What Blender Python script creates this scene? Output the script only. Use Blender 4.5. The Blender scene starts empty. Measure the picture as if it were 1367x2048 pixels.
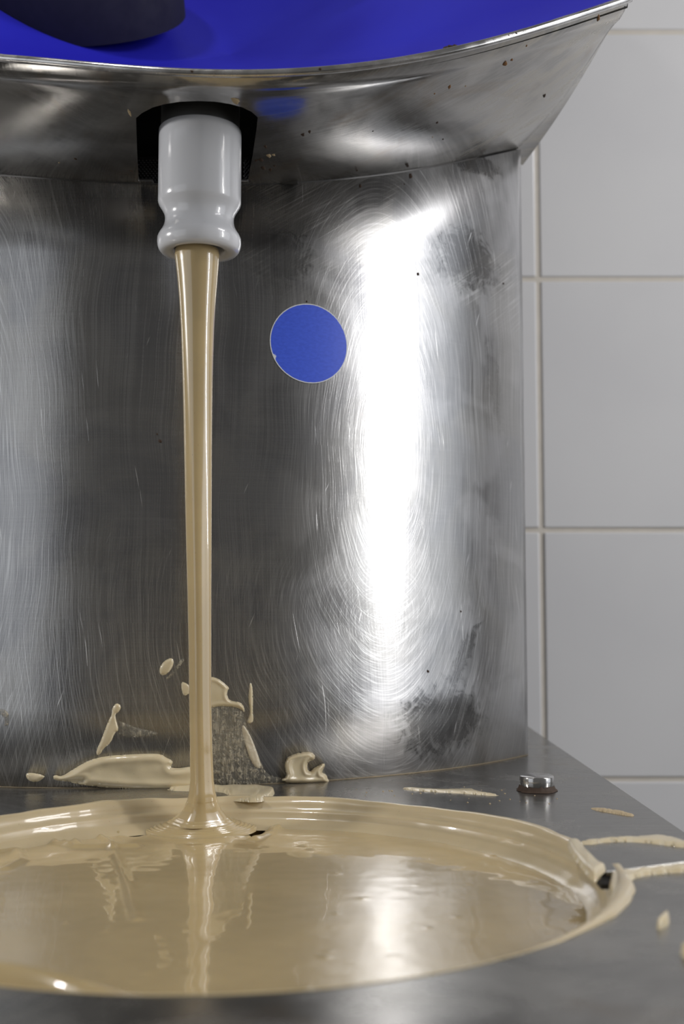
import bpy, bmesh, math, random
import numpy as np
from mathutils import Vector, noise as mn
random.seed(7); rng = np.random.default_rng(7)
C = bpy.context.scene.collection
PI = math.pi

# ------------------------------------------------------------------ camera, world, lights, exposure
TZ = 0.90                    # height of the work surface
EYE = np.array([0.0, 0.0, TZ + 0.12])
FPX = 2300.0; PITCH = math.radians(4.4)
cam = bpy.data.cameras.new('camera'); co = bpy.data.objects.new('camera', cam); C.objects.link(co)
co.location = EYE; co.rotation_euler = (PI/2 + PITCH, 0, 0)
cam.sensor_fit = 'VERTICAL'; cam.sensor_height = 36; cam.lens = FPX/2048*36
cam.dof.use_dof = True; cam.dof.focus_distance = 0.71; cam.dof.aperture_fstop = 8.0
cam.clip_start = 0.02
bpy.context.scene.camera = co
sc = bpy.context.scene
sc.view_settings.view_transform = 'Standard'; sc.view_settings.look = 'None'
sc.view_settings.gamma = 1; sc.view_settings.exposure = 0.12
try: sc.view_settings.use_curve_mapping = False
except Exception: pass
w = bpy.data.worlds.new('world'); sc.world = w; w.use_nodes = True
w.node_tree.nodes['Background'].inputs[0].default_value = (1.0, 0.98, 0.95, 1)
w.node_tree.nodes['Background'].inputs[1].default_value = 0.12
def area(name, loc, target, sx, sy, power, col, shape='RECTANGLE'):
    l = bpy.data.lights.new(name, 'AREA'); l.shape = shape; l.size = sx; l.size_y = sy
    l.energy = power; l.color = col
    o = bpy.data.objects.new(name, l); C.objects.link(o)
    o.location = loc
    o.rotation_euler = (Vector(target) - Vector(loc)).to_track_quat('-Z', 'Y').to_euler()
    return o
area('photo_lamp_right', (1.10, 0.31, TZ+0.50), (0.0, 0.75, TZ+0.20), 0.05, 0.60, 3.8, (1.0, 0.98, 0.96))
area('window_light_right', (1.35, 0.40, TZ+0.45), (0.0, 0.75, TZ+0.20), 0.90, 1.10, 3.8, (0.90, 0.94, 1.0))
area('photo_lamp_left', (-1.10, 0.52, TZ+0.50), (-0.1, 0.6, TZ+0.15), 0.08, 0.08, 4.0, (1.0, 0.98, 0.96))
area('window_light_left', (-1.00, -0.16, TZ+0.32), (-0.1, 0.75, TZ+0.12), 0.80, 0.90, 1.8, (0.90, 0.94, 1.0))
area('wall_fill_light', (1.3, 0.35, TZ+1.3), (0.7, 1.25, TZ+0.35), 0.6, 0.4, 9.0, (1.0, 0.98, 0.98))  # unseen fill, added to brighten the tiled wall
area('overhead_lamp', (-0.32, 0.40, TZ+1.05), (-0.1, 0.36, TZ), 0.06, 0.06, 1.5, (1.0, 0.98, 0.96))

# ------------------------------------------------------------------ helpers
def ray(px, py):
    a = (px-683.5)/FPX; b = (1024-py)/FPX; c, s = math.cos(PITCH), math.sin(PITCH)
    return np.array([a, c-b*s, s+b*c])
def on_z(px, py, z):                       # point of a level surface (z above the table top)
    r = ray(px, py); return EYE + r*((TZ+z-EYE[2])/r[2])
def on_y(px, py, y):
    r = ray(px, py); return EYE + r*(y/r[1])
XC, YC, RC = -0.1598, 1.1158, 0.3675       # vertical axis and radius of the curved column front
def on_cyl(px, py, xc=XC, yc=YC, rad=RC):
    d = ray(px, py); a = d[0]**2+d[1]**2; b = -2*(d[0]*xc+d[1]*yc); c = xc*xc+yc*yc-rad*rad
    disc = max(b*b-4*a*c, 0); t = (-b-math.sqrt(disc))/(2*a); return EYE + d*t
def col_uv(p):                             # arc length and height above the table, metres
    return (RC*math.atan2(p[0]-XC, YC-p[1]), p[2]-TZ)
def puv(px, py): return col_uv(on_cyl(px, py))
def col_pt(u, v, off=0.0):
    a = u/RC; return (XC+(RC+off)*math.sin(a), YC-(RC+off)*math.cos(a), TZ+v)

def obj(name, verts, faces, m, parent=None, smooth=True, uv=None):
    me = bpy.data.meshes.new(name)
    me.from_pydata([tuple(map(float, v)) for v in verts], [], [tuple(int(i) for i in f) for f in faces])
    if uv is not None:
        lay = me.uv_layers.new(name='UVMap')
        for lp in me.loops: lay.data[lp.index].uv = uv[lp.vertex_index]
    me.materials.append(m)
    if smooth:
        for p in me.polygons: p.use_smooth = True
    me.update()
    o = bpy.data.objects.new(name, me); C.objects.link(o)
    if parent is not None: o.parent = parent
    return o
def bmobj(name, bm, m, parent=None, smooth=False):
    bmesh.ops.recalc_face_normals(bm, faces=bm.faces)
    me = bpy.data.meshes.new(name); bm.to_mesh(me); bm.free(); me.materials.append(m)
    if smooth:
        for p in me.polygons: p.use_smooth = True
    o = bpy.data.objects.new(name, me); C.objects.link(o)
    if parent is not None: o.parent = parent
    return o
def tag(o, label=None, cat=None, group=None, kind=None):
    if label: o['label'] = label
    if cat: o['category'] = cat
    if group: o['group'] = group
    if kind: o['kind'] = kind
    return o
def box(bm, x0, x1, y0, y1, z0, z1, bev=0.0):
    r = bmesh.ops.create_cube(bm, size=1)
    for v in r['verts']:
        v.co = Vector(((x0+x1)/2+v.co.x*(x1-x0), (y0+y1)/2+v.co.y*(y1-y0), (z0+z1)/2+v.co.z*(z1-z0)))
    if bev:
        es = list({e for v in r['verts'] for e in v.link_edges})
        bmesh.ops.bevel(bm, geom=es, offset=bev, segments=2, affect='EDGES', profile=0.5)
def prism(bm, pts, z0, z1, bev=0.0):
    a = [bm.verts.new((p[0], p[1], z0)) for p in pts]; b = [bm.verts.new((p[0], p[1], z1)) for p in pts]
    n = len(pts); bm.faces.new(a[::-1]); top = bm.faces.new(b)
    for i in range(n): bm.faces.new((a[i], a[(i+1) % n], b[(i+1) % n], b[i]))
    if bev: bmesh.ops.bevel(bm, geom=list(top.edges), offset=bev, segments=2, affect='EDGES', profile=0.5)
def grid_faces(nu, nv, closed=False):
    f = []
    for i in range(nu if closed else nu-1):
        for j in range(nv-1):
            a = i*nv+j; b = ((i+1) % nu)*nv+j
            f.append((a, b, b+1, a+1))
    return f
def tube(name, pts, rad, m, parent=None, seg=10, closed=False):
    pts = [np.array(p, float) for p in pts]; n = len(pts); vs = []
    rads = rad if hasattr(rad, '__len__') else [rad]*n
    for i, p in enumerate(pts):
        t = pts[min(i+1, n-1)] - pts[max(i-1, 0)]; t /= np.linalg.norm(t)+1e-12
        up = np.array([0, 0, 1.0]) if abs(t[2]) < .9 else np.array([1.0, 0, 0])
        a = np.cross(t, up); a /= np.linalg.norm(a); b = np.cross(a, t)
        for k in range(seg):
            q = 2*PI*k/seg; vs.append(p + rads[i]*(a*math.cos(q)+b*math.sin(q)))
    fs = []
    for i in range(n-1):
        for k in range(seg):
            fs.append((i*seg+k, i*seg+(k+1) % seg, (i+1)*seg+(k+1) % seg, (i+1)*seg+k))
    fs.append(tuple(range(seg))[::-1]); fs.append(tuple((n-1)*seg+k for k in range(seg)))
    return obj(name, vs, fs, m, parent)
def lathe(name, prof, cx, cy, m, parent=None, seg=64, cap=True):
    vs, fs = [], []
    for i in range(seg):
        a = 2*PI*i/seg
        for (r, z) in prof: vs.append((cx+r*math.cos(a), cy+r*math.sin(a), z))
    return obj(name, vs, grid_faces(seg, len(prof), True), m, parent)

# ------------------------------------------------------------------ node helpers
class NT:
    def __init__(s, name):
        s.m = bpy.data.materials.new(name); s.m.use_nodes = True; s.t = s.m.node_tree; s.n = s.t.nodes
        s.b = s.n['Principled BSDF']
    def new(s, k, **kw):
        x = s.n.new(k)
        for a, v in kw.items(): setattr(x, a, v)
        return x
    def put(s, sock, v):
        if hasattr(v, 'is_linked') or isinstance(v, bpy.types.NodeSocket): s.t.links.new(v, sock)
        elif isinstance(v, (tuple, list)) and len(v) == 3 and sock.type == 'RGBA': sock.default_value = (*v, 1)
        else: sock.default_value = v
    def math(s, op, a, b=0.0, c=None, clamp=False):
        x = s.new('ShaderNodeMath', operation=op, use_clamp=clamp); s.put(x.inputs[0], a); s.put(x.inputs[1], b)
        if c is not None: s.put(x.inputs[2], c)
        return x.outputs[0]
    def mix(s, f, a, b, kind='MIX'):
        x = s.new('ShaderNodeMix', data_type='RGBA', blend_type=kind)
        s.put(x.inputs[0], f); s.put(x.inputs[6], a); s.put(x.inputs[7], b); return x.outputs[2]
    def noise(s, vec, scale, detail=3, rough=.5, dist=0.0):
        x = s.new('ShaderNodeTexNoise'); s.put(x.inputs['Vector'], vec); s.put(x.inputs['Scale'], scale)
        s.put(x.inputs['Detail'], detail); s.put(x.inputs['Roughness'], rough); s.put(x.inputs['Distortion'], dist)
        return x.outputs[0]
    def ramp(s, v, lo, hi, a=0.0, b=1.0, smooth=True):
        x = s.new('ShaderNodeMapRange', interpolation_type='SMOOTHSTEP' if smooth else 'LINEAR')
        s.put(x.inputs[0], v); s.put(x.inputs[1], lo); s.put(x.inputs[2], hi); s.put(x.inputs[3], a); s.put(x.inputs[4], b)
        return x.outputs[0]
    def xyz(s, x, y, z=0.0):
        c = s.new('ShaderNodeCombineXYZ'); s.put(c.inputs[0], x); s.put(c.inputs[1], y); s.put(c.inputs[2], z); return c.outputs[0]
    def uv(s):
        u = s.new('ShaderNodeUVMap', uv_map='UVMap').outputs[0]; q = s.new('ShaderNodeSeparateXYZ'); s.t.links.new(u, q.inputs[0])
        return u, q.outputs[0], q.outputs[1]
    def pos(s):
        u = s.new('ShaderNodeTexCoord').outputs['Object']; q = s.new('ShaderNodeSeparateXYZ'); s.t.links.new(u, q.inputs[0])
        return u, q.outputs[0], q.outputs[1], q.outputs[2]
    def bump(s, h, strength, dist, prev=None):
        x = s.new('ShaderNodeBump'); s.put(x.inputs['Strength'], strength); s.put(x.inputs['Distance'], dist); s.put(x.inputs['Height'], h)
        if prev is not None: s.put(x.inputs['Normal'], prev)
        return x.outputs[0]
    def set(s, **kw):
        for k, v in kw.items(): s.put(s.b.inputs[k.replace('_', ' ')], v)
        return s.m

def simple(name, col, rough, metal=0.0, **kw):
    n = NT(name); tc = n.pos()[0]
    f = n.noise(tc, 60, 4)
    n.set(Base_Color=n.mix(n.ramp(f, .3, .7), tuple(c*.93 for c in col), col),
          Roughness=n.ramp(f, .3, .7, rough*.9, rough*1.12), Metallic=metal)
    for k, v in kw.items(): n.b.inputs[k.replace('_', ' ')].default_value = v
    return n.m

def line_layer(n, a, b, fa, fb, lo, hi, seed):     # thin scratches: fa = lines per metre across, fb = along
    v = n.xyz(n.math('MULTIPLY', a, fa), n.math('MULTIPLY', b, fb), seed)
    return n.ramp(n.noise(v, 1.0, 2, .6), lo, hi)
def oval(n, u, v, cu, cv, asp):                    # polar coordinates about an oval wiping stroke
    du = n.math('SUBTRACT', u, cu); dv = n.math('MULTIPLY', n.math('SUBTRACT', v, cv), asp)
    r = n.math('SQRT', n.math('ADD', n.math('MULTIPLY', du, du), n.math('MULTIPLY', dv, dv)))
    th = n.math('MULTIPLY', n.math('ARCTAN2', dv, du), 0.12)
    return r, th

def column_steel():
    n = NT('wiped_brushed_steel'); uvv, u, v = n.uv()
    wob = n.math('MULTIPLY', n.math('SUBTRACT', n.noise(uvv, 6, 2), .5), 0.03)
    uw = n.math('ADD', u, wob); vw = n.math('ADD', v, wob)
    cu, cv = puv(770, 900); r1, t1 = oval(n, uw, v, cu, cv, .42)
    cu2, cv2 = puv(20, 1000); cu2 -= .035; r2, t2 = oval(n, uw, v, cu2, cv2, .28)
    cu3, cv3 = puv(760, 1330); r3, t3 = oval(n, uw, vw, cu3, cv3+.03, .9)
    grain = line_layer(n, uw, v, 1900, 5, .38, .72, 1.0)
    g2 = line_layer(n, v, u, 1600, 14, .35, .75, 2.0)
    a1 = line_layer(n, r1, t1, 1500, 16, .46, .74, 3.0)
    a2 = line_layer(n, r2, t2, 1500, 16, .46, .74, 4.0)
    a3 = line_layer(n, r3, t3, 1300, 16, .48, .74, 5.0)
    # diagonal strokes, lower left to upper right
    du = n.math('ADD', n.math('MULTIPLY', u, .80), n.math('MULTIPLY', v, -.62)); dv = n.math('ADD', n.math('MULTIPLY', u, .62), n.math('MULTIPLY', v, .80))
    dwu = n.math('ADD', dv, n.math('MULTIPLY', du, 0.0)); dd = n.math('ADD', du, wob)
    dg = line_layer(n, n.math('SUBTRACT', n.math('MULTIPLY', v, .85), n.math('MULTIPLY', uw, .55)), n.math('ADD', uw, v), 900, 12, .45, .75, 6.0)
    # long single scratches
    s1 = line_layer(n, n.math('ADD', uw, n.math('MULTIPLY', v, .12)), v, 520, 14, .70, .76, 7.0)
    s2 = line_layer(n, n.math('SUBTRACT', uw, n.math('MULTIPLY', v, .35)), v, 300, 22, .72, .77, 8.0)
    right = n.ramp(u, puv(520, 900)[0], puv(660, 900)[0]); left = n.ramp(u, puv(230, 900)[0], puv(60, 900)[0])
    low = n.ramp(v, puv(760, 1050)[1], puv(760, 1250)[1])
    top = n.math('MULTIPLY', n.ramp(v, puv(600, 640)[1], puv(600, 500)[1]), n.ramp(u, puv(430, 500)[0], puv(500, 500)[0]))
    patch = n.ramp(n.noise(uvv, 16, 3, .55, .6), .38, .64)
    patch2 = n.ramp(n.noise(n.xyz(u, v, 3.3), 9, 4, .6, 1.2), .42, .62)
    arcs = n.math('ADD', n.math('MULTIPLY', a1, right), n.math('MULTIPLY', a2, left))
    lines = n.math('ADD', n.math('MULTIPLY', grain, .45), n.math('MULTIPLY', g2, .10))
    lines = n.math('ADD', lines, n.math('MULTIPLY', arcs, .9))
    lines = n.math('ADD', lines, n.math('MULTIPLY', n.math('MULTIPLY', a3, low), .8))
    lines = n.math('ADD', lines, n.math('MULTIPLY', n.math('MULTIPLY', dg, top), n.math('MULTIPLY', patch2, 1.1)))
    lines = n.math('ADD', lines, n.math('MULTIPLY', n.math('ADD', s1, s2), 1.8))
    # cloudy dried film and clean dark patches near the right edge (wear with shapes of its own)
    def spot(px, py, wu, wv, k=22, soft=.7, dist=2.0, rot=0.0):
        a, b = puv(px, py); x0 = n.math('SUBTRACT', u, a); y0 = n.math('SUBTRACT', v, b)
        x = n.math('DIVIDE', n.math('ADD', n.math('MULTIPLY', x0, math.cos(rot)), n.math('MULTIPLY', y0, math.sin(rot))), wu)
        y = n.math('DIVIDE', n.math('SUBTRACT', n.math('MULTIPLY', y0, math.cos(rot)), n.math('MULTIPLY', x0, math.sin(rot))), wv)
        d = n.math('SQRT', n.math('ADD', n.math('MULTIPLY', x, x), n.math('MULTIPLY', y, y)))
        d = n.math('ADD', d, n.math('MULTIPLY', n.math('SUBTRACT', n.noise(n.xyz(u, v, px*.01), k*3, 5, .65, dist), .5), 2.2))
        return n.ramp(d, 1.0+soft*.5, 1.0-soft*.5)
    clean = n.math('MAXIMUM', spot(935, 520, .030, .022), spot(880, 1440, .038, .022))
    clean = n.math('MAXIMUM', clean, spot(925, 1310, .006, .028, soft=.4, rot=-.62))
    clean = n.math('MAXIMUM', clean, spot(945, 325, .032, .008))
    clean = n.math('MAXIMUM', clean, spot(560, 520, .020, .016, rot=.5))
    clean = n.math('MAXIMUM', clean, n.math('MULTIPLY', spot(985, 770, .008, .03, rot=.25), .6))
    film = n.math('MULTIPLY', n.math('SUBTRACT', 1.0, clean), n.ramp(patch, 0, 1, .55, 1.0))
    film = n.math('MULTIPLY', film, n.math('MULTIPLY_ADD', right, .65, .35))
    vert = n.new('ShaderNodeTangent', direction_type='UV_MAP', uv_map='UVMap').outputs[0]
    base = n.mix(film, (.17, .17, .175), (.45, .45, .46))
    base = n.mix(n.math('MULTIPLY', patch2, .35), base, (.40, .385, .35))
    base = n.mix(n.math('MULTIPLY', lines, .42, clamp=True), base, (.85, .85, .85))
    rough = n.math('ADD', n.math('MULTIPLY_ADD', film, .12, .23), n.math('MULTIPLY', lines, .05), clamp=True)
    nb = n.bump(lines, .22, .00008)
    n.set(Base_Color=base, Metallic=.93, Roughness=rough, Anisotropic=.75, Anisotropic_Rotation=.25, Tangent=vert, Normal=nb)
    return n.m

def worn_steel(name, col=(.42, .42, .41), rough=.28, scale=1.0, streak=(5, 400), bs=.18, brown=.35, tan=False):
    n = NT(name); tc, x, y, z = n.pos()
    q = n.math('ADD', y, n.math('MULTIPLY', z, .7))
    wob = n.math('MULTIPLY', n.math('SUBTRACT', n.noise(tc, 6, 2), .5), .06)
    g = n.ramp(n.noise(n.xyz(n.math('MULTIPLY', x, streak[0]), n.math('MULTIPLY', n.math('ADD', q, wob), streak[1]), 0.0), 1.0, 3, .6), .35, .75)
    dg = n.ramp(n.noise(n.xyz(n.math('MULTIPLY', n.math('ADD', x, q), 18), n.math('MULTIPLY', n.math('SUBTRACT', q, n.math('MULTIPLY', x, .8)), 700), 2.0), 1.0, 3, .6), .5, .8)
    cl = n.ramp(n.noise(tc, 14*scale, 5, .6, 1.0), .38, .66)
    fn = n.ramp(n.noise(tc, 160, 4, .7), .5, .72)
    base = n.mix(cl, tuple(c*.62 for c in col), col)
    base = n.mix(n.math('MULTIPLY', n.math('ADD', g, dg), .16, clamp=True), base, tuple(min(c*1.5, .8) for c in col))
    base = n.mix(n.math('MULTIPLY', n.ramp(n.noise(n.xyz(x, y, z), 9*scale, 5, .65, 2.0), .56, .74), brown), base, (.24, .17, .10))
    if tan:
        tw = n.ramp(n.noise(n.xyz(n.math('MULTIPLY', n.math('ADD', x, n.math('MULTIPLY', z, -1.0)), 10), n.math('MULTIPLY', y, 30), n.math('MULTIPLY', z, 40)), 1.0, 5, .65, 1.5), .42, .60)
        tl = n.ramp(n.noise(n.xyz(n.math('MULTIPLY', x, 120), n.math('MULTIPLY', n.math('ADD', y, z), 420), 1.0), 1.0, 3, .6, .6), .35, .65)
        tm = n.math('MULTIPLY', n.math('MULTIPLY', tw, n.math('MULTIPLY_ADD', tl, .6, .4)), n.ramp(x, .06, .10, 0.0, .8))
        base = n.mix(tm, base, (.46, .43, .37)); cl = n.math('ADD', cl, tm)
    n.set(Base_Color=base, Metallic=.9, Roughness=n.math('ADD', n.math('MULTIPLY_ADD', cl, .13, rough-.06), n.math('MULTIPLY', fn, .05)),
          Normal=n.bump(n.math('ADD', g, n.math('MULTIPLY', fn, .3)), bs, .0001))
    return n.m

def tahini_mat(name, col=(.51, .39, .20), rough=.24, coat=1.0, bumpd=0.0, thin=False):
    n = NT(name); tc, x, y, z = n.pos()
    f = n.noise(tc, 18, 4, .55, .5); sp = n.ramp(n.noise(tc, 900, 1, .5), .74, .80)
    base = n.mix(n.ramp(f, .35, .65), tuple(c*.93 for c in col), tuple(min(c*1.04, 1) for c in col))
    base = n.mix(n.math('MULTIPLY', sp, .45), base, (.22, .15, .08))
    n.set(Base_Color=base, Roughness=rough, Coat_Weight=coat, Coat_Roughness=.03, Coat_IOR=1.6)
    n.b.inputs['Subsurface Weight'].default_value = .25
    n.b.inputs['Subsurface Radius'].default_value = (.006, .004, .002)
    n.b.inputs['Subsurface Scale'].default_value = .6
    if bumpd: n.put(n.b.inputs['Normal'], n.bump(n.noise(tc, 240, 3, .6), .35, bumpd))
    return n.m

M_COL = column_steel()
M_SHELL = worn_steel('hopper_steel', (.42, .41, .395), .15, 1.0, (4, 420), .15, .45, True)
M_TABLE = worn_steel('table_steel', (.38, .37, .35), .26, .9, (9, 420), .14, .45)
M_EDGE = worn_steel('polished_steel_edge', (.62, .61, .60), .22, 2.0, (30, 200), .10, .25)
M_DARK = simple('dark_steel', (.030, .030, .028), .7)
M_PIPE = simple('dull_pipe_steel', (.16, .16, .155), .45, .6)
M_BLACK = simple('black_cavity', (.012, .012, .012), .7)
M_TAH = tahini_mat('tahini')
M_TAHRIM = tahini_mat('tahini_rim_paste', (.60, .49, .305), .30, .6, .0001)
M_SMEAR = tahini_mat('tahini_smear', (.64, .54, .35), .30, .5, .0001)
M_RUST = simple('brown_residue', (.05, .028, .016), .75)
M_CRUST = simple('tan_residue', (.46, .36, .22), .6)
M_WALL = simple('plaster', (.60, .60, .61), .8)
M_GROUT = simple('dusty_grout', (.62, .58, .52), .9)
M_FLOOR = simple('floor_tile', (.20, .19, .18), .5)

def tile_mat():
    n = NT('white_glazed_tile'); tc, x, y, z = n.pos()
    n.set(Base_Color=n.mix(n.ramp(n.noise(tc, 5, 3), .3, .7), (.64, .64, .655), (.68, .68, .69)), Roughness=.22,
          Normal=n.bump(n.noise(tc, 9, 2), .05, .002)); return n.m
M_TILE = tile_mat()
def sleeve_mat():
    n = NT('white_plastic'); tc, x, y, z = n.pos()
    sp = n.ramp(n.noise(tc, 260, 3, .6, 1.0), .70, .76)
    n.set(Base_Color=n.mix(n.math('MULTIPLY', sp, .35), (.66, .67, .70), (.30, .27, .25)), Roughness=.20, Coat_Weight=.5, Coat_Roughness=.05)
    n.b.inputs['Subsurface Weight'].default_value = .15; n.b.inputs['Subsurface Radius'].default_value = (.01, .01, .01); n.b.inputs['Subsurface Scale'].default_value = .4
    return n.m
M_SLEEVE = sleeve_mat()
def sticker_mat():
    n = NT('blue_sticker'); uvv, u, v = n.uv()
    r = n.math('SQRT', n.math('ADD', n.math('MULTIPLY', u, u), n.math('MULTIPLY', v, v)))
    wr = n.noise(n.xyz(n.math('MULTIPLY', u, 5), n.math('MULTIPLY', v, 11), 0.0), 1.6, 5, .65, .5)
    base = n.mix(n.ramp(wr, .35, .65), (.045, .10, .66), (.055, .12, .74))
    edge = n.ramp(n.math('ADD', r, n.math('MULTIPLY', n.math('SUBTRACT', n.noise(uvv, 14, 3), .5), .02)), .972, .982)
    du = n.math('ADD', u, .90); dv = n.math('ADD', v, .40)
    chip = n.ramp(n.math('ADD', n.math('SQRT', n.math('ADD', n.math('MULTIPLY', du, du), n.math('MULTIPLY', dv, dv))), n.math('MULTIPLY', n.noise(uvv, 20, 3), .12)), .13, .11)
    base = n.mix(n.math('MAXIMUM', edge, chip), base, (.70, .72, .74))
    n.set(Base_Color=base, Roughness=.32, Normal=n.bump(wr, .2, .0002)); return n.m
M_STICK = sticker_mat()
def blue_mat():
    n = NT('glossy_blue_plastic'); tc, x, y, z = n.pos()
    n.set(Base_Color=n.mix(n.ramp(n.noise(tc, 8, 3), .3, .7), (.024, .022, .55), (.032, .034, .64)), Roughness=.45); n.b.inputs['Specular IOR Level'].default_value = .2; return n.m
M_BLUE = blue_mat()

# ------------------------------------------------------------------ room
def slab(name, x0, x1, y0, y1, z0, z1, m):
    bm = bmesh.new(); box(bm, x0, x1, y0, y1, z0, z1); return tag(bmobj(name, bm, m), kind='structure')
WY = 1.25
slab('floor', -3, 3, -2.5, WY+.05, -.1, 0, M_FLOOR)
wb = slab('wall_back', -3, 3, WY+.0032, WY+.15, 0, 2.8, M_GROUT)
zr = [0.0, .265, .5468, .82865, TZ+.1965, TZ+.4755, TZ+.7596, TZ+1.041, 2.23, 2.51]
xv = [.2175+.2816*k for k in range(-6, 7)]
proto = None; G = .0026
def tile_mesh(wd, ht):
    bm = bmesh.new(); box(bm, -wd/2+G, wd/2-G, -.0015, .004, -ht/2+G, ht/2-G, .0016)
    me = bpy.data.meshes.new('tile'); bm.to_mesh(me); bm.free(); me.materials.append(M_TILE); return me
meshes = {}
for j in range(1, len(zr)-1):
    h = round(zr[j+1]-zr[j], 4)
    if h not in meshes: meshes[h] = tile_mesh(.2816, h)
    for i in range(len(xv)-1):
        o = bpy.data.objects.new('tile', meshes[h]); C.objects.link(o); o.parent = wb
        o.location = ((xv[i]+xv[i+1])/2, WY+.003+rng.uniform(-.0005, .0005), (zr[j]+zr[j+1])/2)
        o.rotation_euler = (rng.uniform(-.002, .002), 0, rng.uniform(-.003, .003))

# ------------------------------------------------------------------ the machine
mill = bpy.data.objects.new('tahini_mill', None); C.objects.link(mill); mill.location = (XC, YC, 0)
tag(mill, 'stainless steel tahini mill with curved column, flared hopper and round catch basin', 'machine')
bpy.context.view_layer.update()
def own(o):                                 # keep world coordinates while the mill's Empty stands at its base
    o.matrix_parent_inverse = mill.matrix_world.inverted(); return o

# column: curved front, flat sides, top edge cut to the hopper's underside
seam_px = [(0, 351), (100, 357), (200, 364), (300, 368.5), (400, 371), (500, 369.5), (600, 365), (680, 358.5), (760, 350), (830, 339), (900, 327), (970, 312.5), (1040, 296)]
sx, sz = [], []
for q in seam_px:
    p = on_cyl(*q); sx.append(p[0]); sz.append(p[2]-TZ)
XR = on_z(1054, 1512, 0)[0]                 # right edge of the curved front
sfit = np.polyfit(sx, sz, 4)
xl = sx[0]; sl = np.polyval(np.polyder(sfit), xl)
def seam_z(x): return float(np.polyval(sfit, x)) if x > xl else float(sz[0] + sl*(x-xl) + .5*(x-xl)**2)
aR = math.asin((XR-XC)/RC); aL = -aR
NA = 120
prof = []
for i in range(NA+1):
    a = aL+(aR-aL)*i/NA; prof.append((XC+RC*math.sin(a), YC-RC*math.cos(a), RC*a))
yR = prof[-1][1]
verts, uvs, faces = [], [], []
NV = 8
for (x, y, u) in prof:
    zt = seam_z(x)-.0009
    for j in range(NV+1):
        v = zt*j/NV; verts.append((x, y, TZ+v)); uvs.append((u, v))
faces += grid_faces(NA+1, NV+1)
side = []
for sgn, (x, y, u) in ((1, prof[-1]), (-1, prof[0])):
    b = len(verts)
    for k, yy in enumerate((y, 1.18)):
        for j in range(2):
            verts.append((x, yy, TZ+(seam_z(x)-.0009)*j)); uvs.append((u+sgn*(yy-y), j*.36))
    faces.append((b, b+2, b+3, b+1) if sgn > 0 else (b+1, b+3, b+2, b))
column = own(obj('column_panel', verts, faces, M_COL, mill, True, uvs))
md = column.modifiers.new('thickness', 'SOLIDIFY'); md.thickness = .0015; md.offset = -1 if False else 1
column['label'] = 'tall curved brushed steel front with wiping marks'
# weld line round the foot
weld = [col_pt(p[2], .0003, .0014) for p in prof]
wo = own(tube('base_seam', weld, [.0005+.0003*mn.noise(Vector((i*.7, 0, 0))) for i in range(len(weld))], simple('dirty_weld', (.22, .18, .12), .5, .6), mill, 6))

# blue round sticker
su, sv = puv(617, 688); sr = (puv(694, 688)[0]-puv(540, 688)[0])/2; sh = (puv(617, 608.5)[1]-puv(617, 767)[1])/2
vs, uv, fs = [], [], []
NR, NS = 6, 72
for i in range(NS):
    for j in range(NR+1):
        r = max(j/NR, 1e-4); a = 2*PI*i/NS
        vs.append(col_pt(su+sr*r*math.cos(a), sv+sh*r*math.sin(a), .0019)); uv.append((r*math.cos(a), r*math.sin(a)))
st = obj('round_sticker', vs, grid_faces(NS, NR+1, True), M_STICK, column, True, uv)
st['label'] = 'plain blue round sticker with worn white edge'

# hopper: ruled shell between the scooped rim and the column's top seam
RX, RY, RR = -0.066, 1.01, 0.40
rim_px = [(0, 117), (110, 128), (215, 137), (330, 144.5), (430, 148), (550, 147), (667, 139.5), (760, 130), (850, 116), (930, 98.5), (1000, 79), (1070, 58.5), (1130, 40.5), (1200, 19), (1258, 0)]
rx, rz = [], []
for q in rim_px:
    p = on_cyl(q[0], q[1], RX, RY, RR); rx.append(p[0]); rz.append(p[2]-TZ)
rfit = np.polyfit(rx, rz, 4); rxl = rx[0]; rsl = np.polyval(np.polyder(rfit), rxl)
RXR = rx[-1]
def rim_pt(x):
    z = float(np.polyval(rfit, x)) if x > rxl else float(rz[0]+rsl*(x-rxl)+1.4*(x-rxl)**2)
    return np.array([x, RY-math.sqrt(max(RR*RR-(x-RX)**2, 0)), TZ+z])
def seam_pt(x): return np.array([x, YC-math.sqrt(max(RC*RC-(x-XC)**2, 0)), TZ+seam_z(x)])
rows = []
NG = 150
SEAM_R = XR+.0
for i in range(NG+1):
    t = i/NG
    xr_ = -.36+(RXR+.36)*t
    xs = -.430+(SEAM_R+.430)*t
    # centre generator matches the spout; blend the two maps so that x=-.07 goes to x=-.09
    A = rim_pt(xr_); B = seam_pt(xs); rows.append((A, B, 1.075))
# closing round the right corner, the sides and the back
def ext(A, B, k): return A+(B-A)*k
Ar, Br, _ = rows[-1]; Al, Bl, _ = rows[0]
K0 = np.array([.1495, .945, TZ+.3675])
rows += [(Ar+np.array([.001, .003, .003]), ext(Ar, Br, 1.0)+np.array([.0012, .004, .001]), 1.12), (Ar+np.array([.004, .012, .012]), on_y(1045, 330, .945), 1.0), (Ar+np.array([.006, .05, .05]), on_y(1044, 322, .97), 1.0),
         (np.array([.190, .85, TZ+.68]), np.array([.148, 1.02, TZ+.51]), 1.05), (np.array([.17, 1.02, TZ+.82]), np.array([.12, 1.12, TZ+.58]), 1.05),
         (np.array([.05, 1.12, TZ+.90]), np.array([.02, 1.16, TZ+.64]), 1.05), (np.array([-.12, 1.15, TZ+.92]), np.array([-.12, 1.17, TZ+.65]), 1.05),
         (np.array([-.28, 1.10, TZ+.89]), np.array([-.28, 1.15, TZ+.62]), 1.05), (np.array([-.40, .95, TZ+.76]), np.array([-.42, 1.08, TZ+.55]), 1.05)]
NH = 30
verts, faces = [], []
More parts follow.
